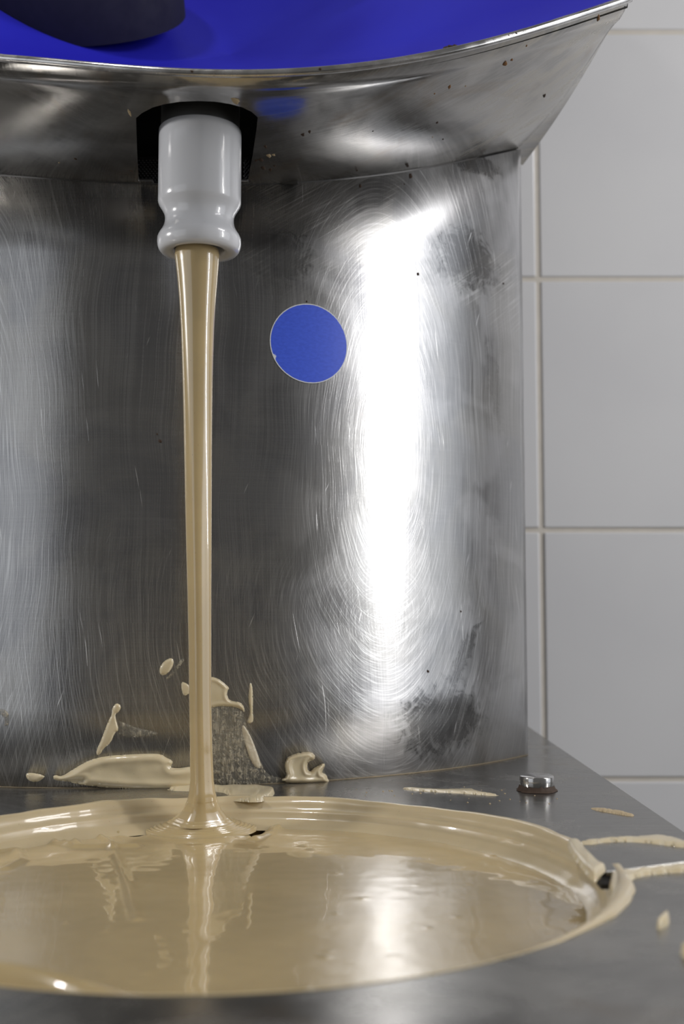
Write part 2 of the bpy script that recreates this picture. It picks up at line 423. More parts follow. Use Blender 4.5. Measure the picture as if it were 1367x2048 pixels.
for (A, B, k) in rows:
    d = B-A
    for j in range(NH+1):
        s = k*j/NH; p = A+d*s
        p = p + np.array([0, 0, -.0045*math.exp(-((s-.07)/.06)**2)*0 - .006*math.sin(PI*min(s, 1))*1.0])
        if s < .12: p = p+np.array([0, 0, -.0030*math.sin(PI*s/.12)])
        verts.append(p)
nr = len(rows)
shell = own(obj('hopper_shell', verts, grid_faces(nr, NH+1, True), M_SHELL, mill))
shell['label'] = 'wide flared steel hopper overhanging the column'
# arched opening for the spout
out = [(272, 236), (284, 226), (305, 215), (330, 208), (360, 203.5), (395, 202), (430, 203.5), (460, 208), (485, 215), (503, 224), (515, 235), (513, 255), (505, 310), (495, 362), (492, 366), (281, 366), (277, 358), (274, 300)]
bm = bmesh.new(); a, b = [], []
for q in out:
    r = ray(*q); a.append(bm.verts.new(EYE+r*.56)); b.append(bm.verts.new(EYE+r*.82))
bm.faces.new(a); bm.faces.new(b[::-1]); n_ = len(out)
for i in range(n_): bm.faces.new((a[i], b[i], b[(i+1) % n_], a[(i+1) % n_]))
cut = bmobj('cutter', bm, M_DARK)
mb = shell.modifiers.new('thickness', 'SOLIDIFY'); mb.thickness = .0015; mb.offset = 1
mb2 = shell.modifiers.new('opening', 'BOOLEAN'); mb2.object = cut; mb2.operation = 'DIFFERENCE'; mb2.solver = 'EXACT'
bpy.context.view_layer.update()
dg = bpy.context.evaluated_depsgraph_get()
me2 = bpy.data.meshes.new_from_object(shell.evaluated_get(dg), depsgraph=dg)
shell.modifiers.clear(); shell.data = me2
bpy.data.objects.remove(cut)
for p in me2.polygons: p.use_smooth = True
try: me2.set_sharp_from_angle(angle=math.radians(35))
except Exception: pass
# rim: a flat bright lip and a rolled bead under it
front = [rim_pt(-.36+(RXR+.36)*i/NG) for i in range(NG+1)]
rest = [r[0] for r in rows[NG+1:]]
loop = front+rest
bead = own(tube('rim_bead', [p+np.array([0, -.0006, .0002]) for p in front+rest+[front[0]]], .0022, M_EDGE, mill, 12))
bead['label'] = 'bright rolled steel rim'
lipv = []
for p in loop:
    c = np.array([RX, RY, TZ+.62]); d = c-p; d[2] = 0; d /= np.linalg.norm(d)
    for (o1, o2) in ((0, .0028), (.003, .0040), (.0055, .0036), (.0055, .0020)): lipv.append(p+d*o1+np.array([0, 0, o2]))
lip = own(obj('rim_lip', lipv, grid_faces(len(loop), 4, True), M_EDGE, mill))
# blue dish inside the rim
cen = np.mean([loop[0], loop[NG//2], loop[NG], loop[-3]], axis=0); cen = np.array([RX-.03, .93, TZ+.64])
dv_, NDs = [], 24
for p in loop:
    for j in range(NDs+1):
        s = j/NDs*.999; q = p+(cen-p)*s
        q = q + np.array([0, .5, -.62])*.075*(1-(1-s)**2.2)
        q = q + np.array([0, .004, .0015])*(1-s)
        dv_.append(q)
dish = own(obj('blue_lining', dv_, grid_faces(len(loop), NDs+1, True), M_BLUE, mill))
dv2 = [q+np.array([0, .0012, -.004]) for q in dv_]
own(obj('lining_underside', dv2, grid_faces(len(loop), NDs+1, True), M_DARK, mill))
dish['label'] = 'deep blue glossy plastic lining of the hopper'
# dark reflection in the blue lining, built as an added solid shape
dark_refl = []
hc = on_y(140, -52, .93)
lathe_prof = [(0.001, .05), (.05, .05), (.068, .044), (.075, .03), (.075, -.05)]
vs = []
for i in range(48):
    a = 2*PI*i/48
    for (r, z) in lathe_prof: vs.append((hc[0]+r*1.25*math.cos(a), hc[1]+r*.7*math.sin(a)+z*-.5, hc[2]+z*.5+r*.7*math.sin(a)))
refl_o = own(obj('dark_reflection_shape', vs, grid_faces(48, len(lathe_prof), True), simple('near_black_blue', (.012, .011, .03), .8), mill))
refl_o['label'] = 'dark rounded shape added for a reflection in the blue lining'

# spout: steel pipe coming down through the opening, white plastic sleeve on it
NX, NY = -.0855, .675
def zat(py, y=NY): return on_y(393, py, y)[2]
zb = zat(502); zl = [(.0165, zb+.0008), (.0175, zb-.0012), (.0205, zb-.0012)]
pts_px = [(505, .0228), (500, .0240), (494, .0247), (487, .0250), (478, .0249), (471, .0240), (464, .0226), (456, .0213), (447, .0206), (438, .0205), (430, .0210), (422, .0222), (416, .0234), (411, .0243), (406, .0248), (396, .0248), (370, .0248), (320, .0248), (275, .0248)]
zs_top = zat(262)
prof_s = [(.0132, zb+.035), (.0140, zb+.010), (.0148, zb+.0015), (.0162, zb-.0006), (.0195, zb-.0014)]
for (py, r) in pts_px: prof_s.append((r, zat(py)))
prof_s += [(.0248, zs_top-.0008), (.0243, zs_top), (.0235, zs_top+.0001)]
prof_s.sort(key=lambda t: 0) 
pipe = own(lathe('spout_pipe', [(.0005, zs_top-.02), (.0236, zs_top-.02), (.0236, TZ+.425), (.0005, TZ+.425)], NX, NY, M_PIPE, mill, 64))
sleeve = own(lathe('spout_sleeve', prof_s, NX, NY, M_SLEEVE, mill, 96)); sleeve['label'] = 'white plastic spout sleeve with waisted neck'
# recess walls and knurled plate behind the opening
def quad_box(name, x0, x1, y0, y1, z0, z1, m):
    bm = bmesh.new(); box(bm, x0, x1, y0, y1, z0, z1, .0006); return own(bmobj(name, bm, m, mill))
quad_box('recess_back', -.150, -.030, .766, .769, TZ+.404, TZ+.468, M_DARK)
# knurled plate: rows of small pyramids
bm = bmesh.new(); ky = .7505
kx0, kx1 = on_y(283, 340, ky)[0], on_y(491, 340, ky)[0]; kz0, kz1 = on_y(390, 360, ky)[2], on_y(390, 314, ky)[2]
box(bm, kx0-.003, kx1+.003, ky, ky+.0015, kz0-.001, kz1)
s = .0024; jr = 0; z = kz0
while z < kz1-s*.4:
    x = kx0-.003+(s/2 if jr % 2 else 0)*1.0
    while x < kx1+.003:
        if not (NX-.020 < x < NX+.020):
            c4 = [bm.verts.new((x+dx*s*.5, ky, z+dz*s*.62)) for dx, dz in ((0, -1), (1, 0), (0, 1), (-1, 0))]
            t = bm.verts.new((x, ky-.0013, z))
            for k in range(4): bm.faces.new((c4[k], c4[(k+1) % 4], t))
        x += s
    z += s*.62; jr += 1
kn = own(bmobj('knurled_plate', bm, simple('black_knurled_metal', (.16, .16, .17), .25, .9), mill)); kn['label'] = 'black knurled metal behind the spout'
e0 = on_cyl(270, 364); e1 = on_cyl(497, 364)
for (p0, p1) in (((278, 363), (307, 364)), ((480, 363.5), (496, 362))):
    a = on_y(*p0, .742); b = on_y(*p1, .742); bm = bmesh.new(); box(bm, a[0], b[0], a[1]-.003, a[1]+.002, a[2]-.0008, a[2]+.0008, .0003)
    own(bmobj('opening_tab', bm, M_EDGE, mill))

# table top with a round basin; two plates and a raised bar across the joint at the right
BX, BY, BR = -.052, .5305, .1735
XT = .1775                                   # right edge of the table
ZLIQ = -.0135
def plate_with_hole(name, parent, outer, z0, z1, m):
    N = 160; vs = []
    # outer boundary sampled by angle from the basin centre
    def outp(a):
        dx, dy = math.cos(a), math.sin(a); t = 9
        x0, x1, y0, y1 = outer
        if dx > 1e-9: t = min(t, (x1-BX)/dx)
        if dx < -1e-9: t = min(t, (x0-BX)/dx)
        if dy > 1e-9: t = min(t, (y1-BY)/dy)
        if dy < -1e-9: t = min(t, (y0-BY)/dy)
        return BX+dx*t, BY+dy*t
    angs = sorted([2*PI*i/N for i in range(N)]+[math.atan2(yy-BY, xx-BX) % (2*PI) for xx in outer[:2] for yy in outer[2:]])
    for a in angs:
        ox, oy = outp(a); c, s_ = math.cos(a), math.sin(a)
        ring = [(BX+BR*c, BY+BR*s_, z0), (BX+BR*c, BY+BR*s_, z1-.0006), (BX+(BR+.0006)*c, BY+(BR+.0006)*s_, z1), (ox, oy, z1), (ox, oy, z0)]
        vs += ring
    n = len(angs); f = []
    for i in range(n):
        for j in range(5):
            a0 = i*5+j; a1 = i*5+(j+1) % 5; b0 = ((i+1) % n)*5+j; b1 = ((i+1) % n)*5+(j+1) % 5
            f.append((a0, a1, b1, b0))
    o = obj(name, vs, f, m, parent, False); return o
table = own(plate_with_hole('table_top', mill, (-.75, XT, .17, 1.18), TZ-.004, TZ, M_TABLE))
table['label'] = 'smeared steel table top round the basin'
bm = bmesh.new(); box(bm, -.74, XT-.004, .18, 1.175, .12, TZ-.05)
own(bmobj('lower_cabinet', bm, M_SHELL, mill))
bm = bmesh.new()
box(bm, XT-.0022, XT-.0004, .17, 1.18, TZ-.045, TZ-.0041); own(bmobj('table_skirt', bm, M_EDGE, mill))
lathe_b = [(.001, TZ-.044), (BR, TZ-.044), (BR+.001, TZ-.0042)]
own(lathe('catch_basin', lathe_b, BX, BY, M_TABLE, mill, 120))
for (lx, ly) in ((-.70, .22), (.13, .22), (-.70, 1.13), (.13, 1.13)):
    own(tube('leg', [(lx, ly, 0), (lx, ly, .125)], .02, M_EDGE, mill, 16))
# scraper bar
A1 = on_z(1148, 1687, .0036); A2 = on_z(1367, 1668, .0036); B1 = on_z(1212, 1742, .0036); B2 = on_z(1367, 1723, .0036)
A3 = A2+(A2-A1)*.02; B3 = B2+(B2-B1)*.4
bm = bmesh.new(); prism(bm, [A1, on_z(1190, 1741, .0036), B1, (XT-.0006, B2[1]+(XT-B2[0])*(B2[1]-B1[1])/(B2[0]-B1[0])), (XT-.0006, A2[1]+.002)], TZ+.0003, TZ+.0036, .0005)
bar = own(bmobj('scraper_bar', bm, M_TABLE, mill)); bar['label'] = 'raised steel bar beside the basin'
# front plate, a separate sheet lying a little higher than the rear one, with a dark slot against the bar
sl0 = np.array([B1[0]-.002, B1[1]-.002]); 
def fp_pts():
    pts = []
    a0 = math.atan2(B1[1]-.0025-BY, B1[0]+.001-BX)
    a1 = -PI-.02
    for i in range(97):
        a = a0+(a1-a0)*i/96; rr = BR+.0008; pts.append((BX+rr*math.cos(a), BY+rr*math.sin(a)))
    return pts
inner = fp_pts(); vs = []; 
slope = (B2[1]-B1[1])/(B2[0]-B1[0]); yj = B1[1]-.0022+(XT-B1[0])*slope
bm = bmesh.new(); N_ = len(inner)
outer_pts = []
corners = [(XT-.001, yj), (XT-.001, .171), (-.74, .171), (-.74, BY)]
lens = [0]
for i in range(3): lens.append(lens[-1]+math.dist(corners[i], corners[i+1]))
w_ = [0, .30, .86, 1.0]
for i in range(N_):
    t = i/(N_-1)
    for k in range(3):
        if t <= w_[k+1]+1e-9:
            q = (t-w_[k])/(w_[k+1]-w_[k]); outer_pts.append((corners[k][0]+(corners[k+1][0]-corners[k][0])*q, corners[k][1]+(corners[k+1][1]-corners[k][1])*q)); break
FZ = .0012
vi0 = [bm.verts.new((p[0], p[1], TZ+.0002)) for p in inner]; vi1 = [bm.verts.new((p[0], p[1], TZ+FZ)) for p in inner]
vo1 = [bm.verts.new((p[0], p[1], TZ+FZ)) for p in outer_pts]; vo0 = [bm.verts.new((p[0], p[1], TZ+.0002)) for p in outer_pts]
for i in range(N_-1):
    bm.faces.new((vi0[i], vi0[i+1], vi1[i+1], vi1[i])); bm.faces.new((vi1[i], vi1[i+1], vo1[i+1], vo1[i])); bm.faces.new((vo1[i], vo1[i+1], vo0[i+1], vo0[i]))
    bm.faces.new((vo0[i], vo0[i+1], vi0[i+1], vi0[i]))
for i in (0, N_-1): bm.faces.new((vi0[i], vi1[i], vo1[i], vo0[i]))
fpl = own(bmobj('front_plate', bm, M_TABLE, mill)); fpl['label'] = 'near steel plate curving round the basin'
hp = on_z(1212, 1756, .003)
bm = bmesh.new(); box(bm, hp[0]-.003, hp[0]+.004, hp[1]-.003, hp[1]+.006, TZ-.001, TZ+.0012); box(bm, hp[0], XT-.002, B1[1]-.003, B1[1]+.001, TZ+.0003, TZ+.001)
own(bmobj('slot', bm, M_BLACK, mill))
# round stud
sp_ = on_z(1073, 1581, 0); bx, by = sp_[0], sp_[1]; z0 = TZ
rs = .0108
stud = own(lathe('stud', [(rs*.9, z0), (rs, z0+.001), (rs, z0+.0088), (rs*.96, z0+.0095), (.0003, z0+.0095)], bx, by, M_EDGE, mill, 48)); stud['label'] = 'short polished steel stud with rust round its foot'
vs = []; NR2 = 60
for i in range(NR2):
    a = 2*PI*i/NR2; o_ = rs+.0022+.0022*mn.noise(Vector((math.cos(a)*2, math.sin(a)*2, 3)))+.0012*mn.noise(Vector((math.cos(a)*9, math.sin(a)*9, 5)))
    hh = .0022+.0012*mn.noise(Vector((math.cos(a)*6, math.sin(a)*6, 8)))
    for (r, z) in ((rs+.0001, z0+hh+.0012), (rs+.0009, z0+hh*.7), ((rs+o_)/2+.0003, z0+hh*.35), (o_, z0+.0002)): vs.append((bx+r*math.cos(a), by+r*math.sin(a), z))
rr_ = own(obj('rust_ring', vs, grid_faces(NR2, 4, True), M_RUST, mill))

# ------------------------------------------------------------------ tahini
def gauss(d, s): return math.exp(-(d/s)**2)
SX, SY = on_z(400, 1655, ZLIQ)[:2]
def seg_d(px, py, pts):
    best = 9
    for i in range(len(pts)-1):
        ax, ay = pts[i]; bx_, by_ = pts[i+1]; dx, dy = bx_-ax, by_-ay
        t = max(0, min(1, ((px-ax)*dx+(py-ay)*dy)/(dx*dx+dy*dy+1e-15))); best = min(best, math.hypot(px-ax-t*dx, py-ay-t*dy))
    return best
def L(*q): return [tuple(on_z(a, b, ZLIQ)[:2]) for a, b in q]
ridges = [(L((240, 1655), (190, 1654), (130, 1660), (102, 1672), (110, 1688), (150, 1695), (215, 1695), (270, 1694)), .0028, .0013),
          (L((185, 1655), (195, 1668), (215, 1683), (225, 1698)), .0022, .0010),
          (L((145, 1664), (150, 1680), (165, 1692)), .0020, .0006), (L((120, 1664), (126, 1680), (140, 1692)), .0020, .0006),
          (L((225, 1652), (262, 1650), (270, 1660), (235, 1668), (222, 1660)), .0022, .0014),
          (L((0, 1690), (60, 1672), (140, 1653), (240, 1642), (330, 1640)), .0035, .0012),
          (L((510, 1678), (530, 1670), (550, 1657), (580, 1644), (640, 1637)), .0035, .0014),
          (L((640, 1640), (740, 1640), (860, 1655), (960, 1680), (1030, 1712)), .0030, .0007),
          (L((225, 1698), (240, 1730), (260, 1780), (275, 1840)), .0022, .0005),
          (L((0, 1705), (30, 1700), (40, 1722), (10, 1738)), .0035, .0010)]
dips = [(L((478, 1650), (520, 1664), (500, 1672)), .0045, .0045), (L((520, 1655), (560, 1645)), .0040, .0030), (L((270, 1668), (300, 1660), (320, 1655)), .0040, .0012)]
bumps = []
for k in range(46):
    a = rng.uniform(0, 2*PI); r = BR*math.sqrt(rng.uniform(0, .85)); bumps.append((BX+r*math.cos(a), BY+r*math.sin(a), rng.uniform(.001, .0024), rng.uniform(.00012, .00035)))
def seg_dv(X, Y, pts):
    best = np.full(X.shape, 9.0)
    for i in range(len(pts)-1):
        ax, ay = pts[i]; dx, dy = pts[i+1][0]-ax, pts[i+1][1]-ay
        t = np.clip(((X-ax)*dx+(Y-ay)*dy)/(dx*dx+dy*dy+1e-15), 0, 1); best = np.minimum(best, np.hypot(X-ax-t*dx, Y-ay-t*dy))
    return best
NRr, NAa = 150, 820
ang = np.linspace(0, 2*PI, NAa, endpoint=False)
ang = ang + .42*np.sin(ang-PI/2-.2)*-1*.9          # finer at the back, where the stream lands
rad_ = np.maximum((np.arange(NRr+1)/NRr)**.62, 1e-4)*(BR-.0006)
AA, RRr = np.meshgrid(ang, rad_, indexing='ij'); X, Y = BX+RRr*np.cos(AA), BY+RRr*np.sin(AA)
Hh = np.zeros_like(X)
for pts, s_, a in ridges: Hh += 1.5* a*np.exp(-(seg_dv(X, Y, pts)/s_)**2)
for pts, s_, a in dips: Hh -= 1.5* a*np.exp(-(seg_dv(X, Y, pts)/s_)**2)
for bx_, by_, s_, a in bumps: Hh += a*np.exp(-((X-bx_)**2+(Y-by_)**2)/(s_*s_))
fr = np.clip((BY-Y-.04)/.10, 0, 1)*(.25+.75/(1+np.exp((X-BX+.018)/.012))); qq = BR-RRr-.0115; Hh += fr*.0184*np.exp(-(qq/np.where(qq < 0, .0128, .015))**2)
Hf, Xf, Yf = Hh.ravel(), X.ravel(), Y.ravel()
vs = [(x, y, TZ+ZLIQ+h+.0003*mn.noise(Vector((x*26, y*26, 0)))+.00007*mn.noise(Vector((x*110, y*110, 4)))) for x, y, h in zip(Xf, Yf, Hf)]
pool = obj('tahini_pool', vs, grid_faces(NAa, NRr+1, True), M_TAH)
tag(pool, 'glossy pool of beige tahini filling the round basin', 'tahini')
# finer patch with the folds beside the landing point is part of the same pool surface
# paste ring left round the basin wall
vs = []; NW = 420; FZ = .0012
def ring_prof(a):
    c, s_ = math.cos(a), math.sin(a)
    n1 = mn.noise(Vector((c*3, s_*3, 1))); n2 = mn.noise(Vector((c*9, s_*9, 2)))
    back = max(0, min(1, (s_+.30)/.45)); right = max(0, min(1, (c-.2)/.5))*max(0, min(1, (s_+.75)/.4))
    wgt = max(back, right*.9)
    wo_ = (.0045+.0030*n1+.0014*n2)*wgt+.0006
    hi = (.0022+.0012*n1+.0006*n2)*wgt+.0003
    return [(BR+wo_, .0001), (BR+wo_*.8, hi*.65), (BR+wo_*.35, hi), (BR-.0015*wgt, hi*.9), (BR-.0035*wgt-.0006, -.0015), (BR-.0042*wgt-.0005, -.0038), (BR-.0062*wgt-.0005, -.0046), (BR-.0074*wgt-.0005, -.0062),
            (BR-.0078*wgt-.0005, -.0086), (BR-.0100*wgt-.0005, -.0098), (BR-.0125*wgt-.0005, -.0118), (BR-.0150*wgt-.0008, ZLIQ+.0002), (BR-.0175*wgt-.001, ZLIQ-.0008)]
for i in range(NW):
    a = 2*PI*i/NW; c, s_ = math.cos(a), math.sin(a)
    zz = FZ if s_ < -.05 or (c > .5 and s_ < -.06) else 0
    for (r, z) in ring_prof(a):
        wv = .0005*mn.noise(Vector((c*14, s_*14, z*200)))
        vs.append((BX+(r+wv)*c, BY+(r+wv)*s_, TZ+z+(zz*max(0, 1+z/.004) if z > -.004 else 0)))
ring = obj('paste_ring', vs, grid_faces(NW, 13, True), M_TAHRIM, pool); ring['label'] = 'thick ridge of paler paste clinging to the basin wall'
# the stream
sp = [(500, 394, 44), (512, 394, 45.5), (530, 394.5, 43.5), (560, 395, 40.5), (600, 395, 37), (650, 395, 34), (700, 395, 32), (780, 395, 29.5), (880, 395.5, 27.5), (1000, 396.5, 25.5), (1100, 397.5, 24), (1200, 398.5, 22.5), (1300, 399.5, 21.5), (1400, 400, 21), (1500, 402, 21.2), (1560, 403.5, 22), (1580, 404, 24), (1600, 404.5, 28)]
rings = []
for (py, cx, hw) in sp:
    p = on_y(cx, py, NY); rings.append((p[0], NY, p[2], hw*NY*1.0/FPX))
zf = rings[-1][2]; base = TZ+ZLIQ+.0011
xe, re = rings[-1][0], rings[-1][3]
NF = 70
fh = [0, 2, 5, 9, 14, 22, 37, 57]; fr_ = [108, 98, 85, 73, 62, 50, 36.5, 28]
sc_ = NY/FPX
for k in range(1, NF+1):
    t = k/NF; r = re/sc_+(108-re/sc_)*t**1.3
    h = np.interp(r, fr_[::-1], fh[::-1])*1.0*(zf-base)/57
    if r > 48:
        q = (r-48)/60; h += (zf-base)/57*1.3*math.sqrt(q)*math.sin(r*.75); 
    rings.append((xe+(SX-xe)*t, NY+(SY-NY)*t, base+max(h, 0), r*sc_))
rings.append((SX, SY, base-.0022, .0324))
vs = []; SG = 72
for i in range(SG):
    a = 2*PI*i/SG
    for (x, y, z, r) in rings:
        rr2 = r*(1+.012*mn.noise(Vector((math.cos(a)*1.5, math.sin(a)*1.5, z*12))))
        sq = 1.0+.07*math.cos(4*a+.6)*max(0, min(1, (TZ+.28-z)/.1))*(r < .02)
        ex = 1.05 if r > .02 else 1
        vs.append((x+rr2*sq*ex*math.cos(a), y+rr2*sq*math.sin(a), z))
stream = obj('tahini_stream', vs, grid_faces(SG, len(rings), True), M_TAH)
tag(stream, 'tapering stream of tahini falling from the white spout into the basin', 'tahini')

# smears: filled outlines with their own thickness, lying on a surface
def inside(P, poly):
    x, y = P[:, 0], P[:, 1]; r = np.zeros(len(P), bool); n = len(poly)
    for i in range(n):
        x0, y0 = poly[i]; x1, y1 = poly[(i+1) % n]
        c = ((y0 > y) != (y1 > y)) & (x < (x1-x0)*(y-y0)/(y1-y0+1e-12)+x0); r ^= c
    return r
def nearest(P, poly):
    best = np.full(len(P), 1e9); Q = P.copy(); n = len(poly)
    for i in range(n):
        a = np.array(poly[i], float); b = np.array(poly[(i+1) % n], float); d = b-a
        t = np.clip(((P-a)@d)/(d@d+1e-12), 0, 1); q = a+t[:, None]*d; l = np.linalg.norm(P-q, axis=1)
        m = l < best; best[m] = l[m]; Q[m] = q[m]
    return best, Q
def smooth_poly(poly, it=2):
    for _ in range(it):
        o = []
        for i in range(len(poly)):
            a, b = np.array(poly[i], float), np.array(poly[(i+1) % len(poly)], float); o += [a*.75+b*.25, a*.25+b*.75]
        poly = o
    return [tuple(p) for p in poly]
def smear(name, poly, surf, thick, edge, m, step=2.5, it=2, rough=.25, seed=0, crest=0.0, parent=None):
    """poly: outline; surf(a, b, h) gives the surface point raised by h; edge: width over which it swells"""
    poly = smooth_poly(poly, it); A = np.array(poly); x0, y0 = A.min(0)-step; x1, y1 = A.max(0)+step
    nx, ny = int((x1-x0)/step)+2, int((y1-y0)/step)+2
    gx, gy = np.meshgrid(x0+np.arange(nx)*step, y0+np.arange(ny)*step, indexing='ij'); P = np.c_[gx.ravel(), gy.ravel()]
    ins = inside(P, poly); d, Q = nearest(P, poly)
    cc = np.c_[(gx[:-1, :-1]+step/2).ravel(), (gy[:-1, :-1]+step/2).ravel()]; I2 = ins.reshape(nx, ny); keep = inside(cc, poly).reshape(nx-1, ny-1) | I2[:-1, :-1] | I2[1:, :-1] | I2[:-1, 1:] | I2[1:, 1:]
    fs, used = [], {}
    vs = []
    def vid(i, j):
        k = i*ny+j
        if k in used: return used[k]
        if (not ins[k]) or d[k] < step*.45: a, b = Q[k]; h = .00005
        else:
            a, b = P[k]; q = min(d[k]/edge, 1.0)
            h = thick*math.sqrt(max(0, 1-(1-q)**2))*(1+1.2*rough*mn.noise(Vector((a*.035, b*.035, seed)))+(rough-.2)*.5*mn.noise(Vector((a*.2, b*.2, seed)))*(rough > .5))
            h += crest*math.exp(-((d[k]-edge*.8)/(edge*.5))**2)
        used[k] = len(vs); vs.append(surf(a, b, h)); return used[k]
    for i in range(nx-1):
        for j in range(ny-1):
            if keep[i, j]: fs.append((vid(i, j), vid(i, j+1), vid(i+1, j+1), vid(i+1, j)))
    return obj(name, vs, fs, m, parent)
def s_col(a, b, h):
    p = on_cyl(a, b, XC, YC, RC+.0015+h); return p
def s_tab(a, b, h): p = on_z(a, b, 0); return (p[0], p[1], p[2]+h)
def s_front(a, b, h): p = on_z(a, b, FZ); return (p[0], p[1], p[2]+h)
def s_bar(a, b, h): p = on_z(a, b, .0036); return (p[0], p[1], p[2]+h)

def thin_mat():                                # half dried film with combed streaks
    n = NT('thin_tahini_film'); tc, x, y, z = n.pos()
    g = n.ramp(n.noise(n.xyz(n.math('MULTIPLY', x, 900), y, n.math('MULTIPLY', z, 110)), 1.0, 3, .6), .35, .65)
    k = n.ramp(n.noise(tc, 260, 4, .7), .40, .62)
    n.set(Base_Color=n.mix(k, (.30, .28, .23), (.52, .46, .34)), Roughness=.42, Metallic=.25, Alpha=n.math('MULTIPLY_ADD', n.math('MULTIPLY', g, k), .55, .28),
          Normal=n.bump(n.math('ADD', g, k), .6, .0006)); return n.m
M_FILM = thin_mat()

tag(smear('tahini_smear', [(105, 1553), (112, 1549), (122, 1554), (150, 1536), (178, 1520), (210, 1512), (250, 1509), (300, 1507), (322, 1508), (332, 1515), (345, 1521), (345, 1528), (338, 1533), (352, 1537), (381, 1533), (400, 1533), (424, 1540), (424, 1580), (400, 1580), (330, 1580), (240, 1578), (170, 1571), (135, 1564), (165, 1561), (168, 1564), (125, 1563), (108, 1560)], s_col, .0022, 14, M_SMEAR, 2.5, 1, .35, 1, .0008),
    'largest tahini smear, long heap along the column foot behind the stream', 'smear')
tag(smear('tahini_smear', [(52, 1546), (66, 1545), (90, 1551), (88, 1556), (74, 1565), (60, 1563), (52, 1555)], s_col, .0018, 7, M_SMEAR, 2, 2, .3, 2), 'small oval tahini blob at the column foot, far left', 'smear')
tag(smear('tahini_smear', [(233, 1405), (243, 1412), (238, 1424), (230, 1428), (232, 1440), (238, 1460), (229, 1466), (222, 1485), (205, 1499), (203, 1506), (194, 1512), (192, 1502), (203, 1478), (215, 1445), (224, 1428), (224, 1416)], s_col, .0015, 6, M_SMEAR, 2, 1, .4, 3), 'tall narrow tahini streak with a blob on top, left of the stream', 'smear')
tag(smear('tahini_film', [(236, 1440), (250, 1447), (275, 1456), (312, 1464), (317, 1468), (300, 1473), (262, 1475), (235, 1470), (238, 1455)], s_col, .0005, 6, M_FILM, 2, 1, .5, 4), 'thin wiped film trailing right of the narrow streak', 'smear')
tag(smear('tahini_smear', [(345, 1316), (348, 1325), (342, 1340), (330, 1351), (320, 1350), (318, 1338), (325, 1325), (336, 1317)], s_col, .0016, 8, M_SMEAR, 2, 2, .2, 5), 'single egg-shaped tahini drop high on the column', 'smear')
tag(smear('tahini_film', [(362, 1316), (370, 1318), (360, 1333), (348, 1346), (340, 1356), (333, 1360), (332, 1354), (345, 1342), (356, 1326)], s_col, .0008, 4, M_FILM, 1.6, 1, .4, 6), 'thin slanting tahini wipe beside the egg-shaped drop', 'smear')
tag(smear('tahini_smear', [(362, 1363), (372, 1366), (380, 1372), (380, 1386), (368, 1393), (363, 1382)], s_col, .0010, 5, M_SMEAR, 2, 1, .3, 7), 'small tahini patch just left of the stream', 'smear')
tag(smear('tahini_smear', [(400, 1356), (422, 1353), (436, 1357), (448, 1366), (459, 1376), (454, 1382), (455, 1396), (462, 1402), (480, 1404), (488, 1413), (489, 1426), (484, 1420), (470, 1414), (440, 1412), (420, 1416), (400, 1416)], s_col, .0014, 7, M_SMEAR, 2, 1, .3, 8, .0006), 'ragged-topped tahini patch emerging right of the stream', 'smear')
tag(smear('tahini_film', [(410, 1417), (440, 1413), (472, 1415), (486, 1424), (489, 1440), (500, 1470), (520, 1520), (532, 1548), (560, 1556), (590, 1560), (560, 1566), (424, 1572), (410, 1560)], s_col, .0004, 8, M_FILM, 2.5, 1, .6, 9), 'wide thinly wiped tahini film below the ragged patch', 'smear')
tag(smear('tahini_smear', [(484, 1448), (492, 1455), (504, 1478), (516, 1510), (524, 1536), (512, 1538), (500, 1520), (488, 1484), (482, 1462)], s_col, .0010, 5, tahini_mat('crusty_tahini', (.60, .52, .38), .4, .3, .0012), 2, 1, .9, 10), 'crusty pitted tahini strip down the edge of the wiped film', 'smear')
tag(smear('tahini_smear', [(499, 1365), (504, 1368), (506, 1395), (505, 1422), (507, 1442), (500, 1448), (493, 1444), (496, 1436), (500, 1424), (496, 1396), (498, 1380)], s_col, .0012, 4, M_SMEAR, 1.6, 1, .3, 11), 'thin vertical tahini drip with a round foot', 'smear')
tag(smear('tahini_smear', [(569, 1524), (576, 1512), (600, 1504), (622, 1503), (631, 1512), (628, 1520), (618, 1522), (613, 1532), (617, 1545), (630, 1534), (648, 1525), (650, 1532), (642, 1546), (652, 1548), (656, 1560), (662, 1566), (640, 1567), (600, 1568), (574, 1566), (560, 1560), (574, 1552), (569, 1538)], s_col, .0036, 9, M_SMEAR, 2, 1, .3, 12, .0012), 'thick hooked tahini curl standing at the column foot', 'smear')
tag(smear('tahini_smear', [(0, 1417), (12, 1420), (19, 1432), (18, 1450), (8, 1454), (10, 1440), (4, 1430), (-8, 1428), (-8, 1418)], s_col, .0007, 4, M_FILM, 1.6, 1, .3, 13), 'curved thin tahini mark at the far left of the column', 'smear')
tag(smear('tahini_smear', [(330, 1577), (420, 1573), (470, 1575), (540, 1575), (552, 1586), (540, 1597), (520, 1606), (470, 1603), (458, 1602), (456, 1588), (428, 1583), (340, 1583)], s_tab, .0036, 10, M_SMEAR, 2.5, 2, .25, 14), 'rounded tahini tongue on the table behind the stream', 'smear')
tag(smear('tahini_smear', [(800, 1577), (830, 1576), (880, 1580), (940, 1578), (950, 1583), (1000, 1591), (990, 1593), (930, 1588), (870, 1585), (815, 1581)], s_tab, .0012, 3, M_SMEAR, 1.6, 1, .4, 15), 'thin tahini streak on the table in front of the bright strip', 'smear')
tag(smear('tahini_smear', [(1180, 1615), (1205, 1617), (1240, 1622), (1270, 1631), (1262, 1634), (1215, 1626), (1183, 1620)], s_tab, .0010, 3, M_CRUST, 1.6, 1, .6, 16), 'dry tan crumb line on the table right of the stud', 'smear')
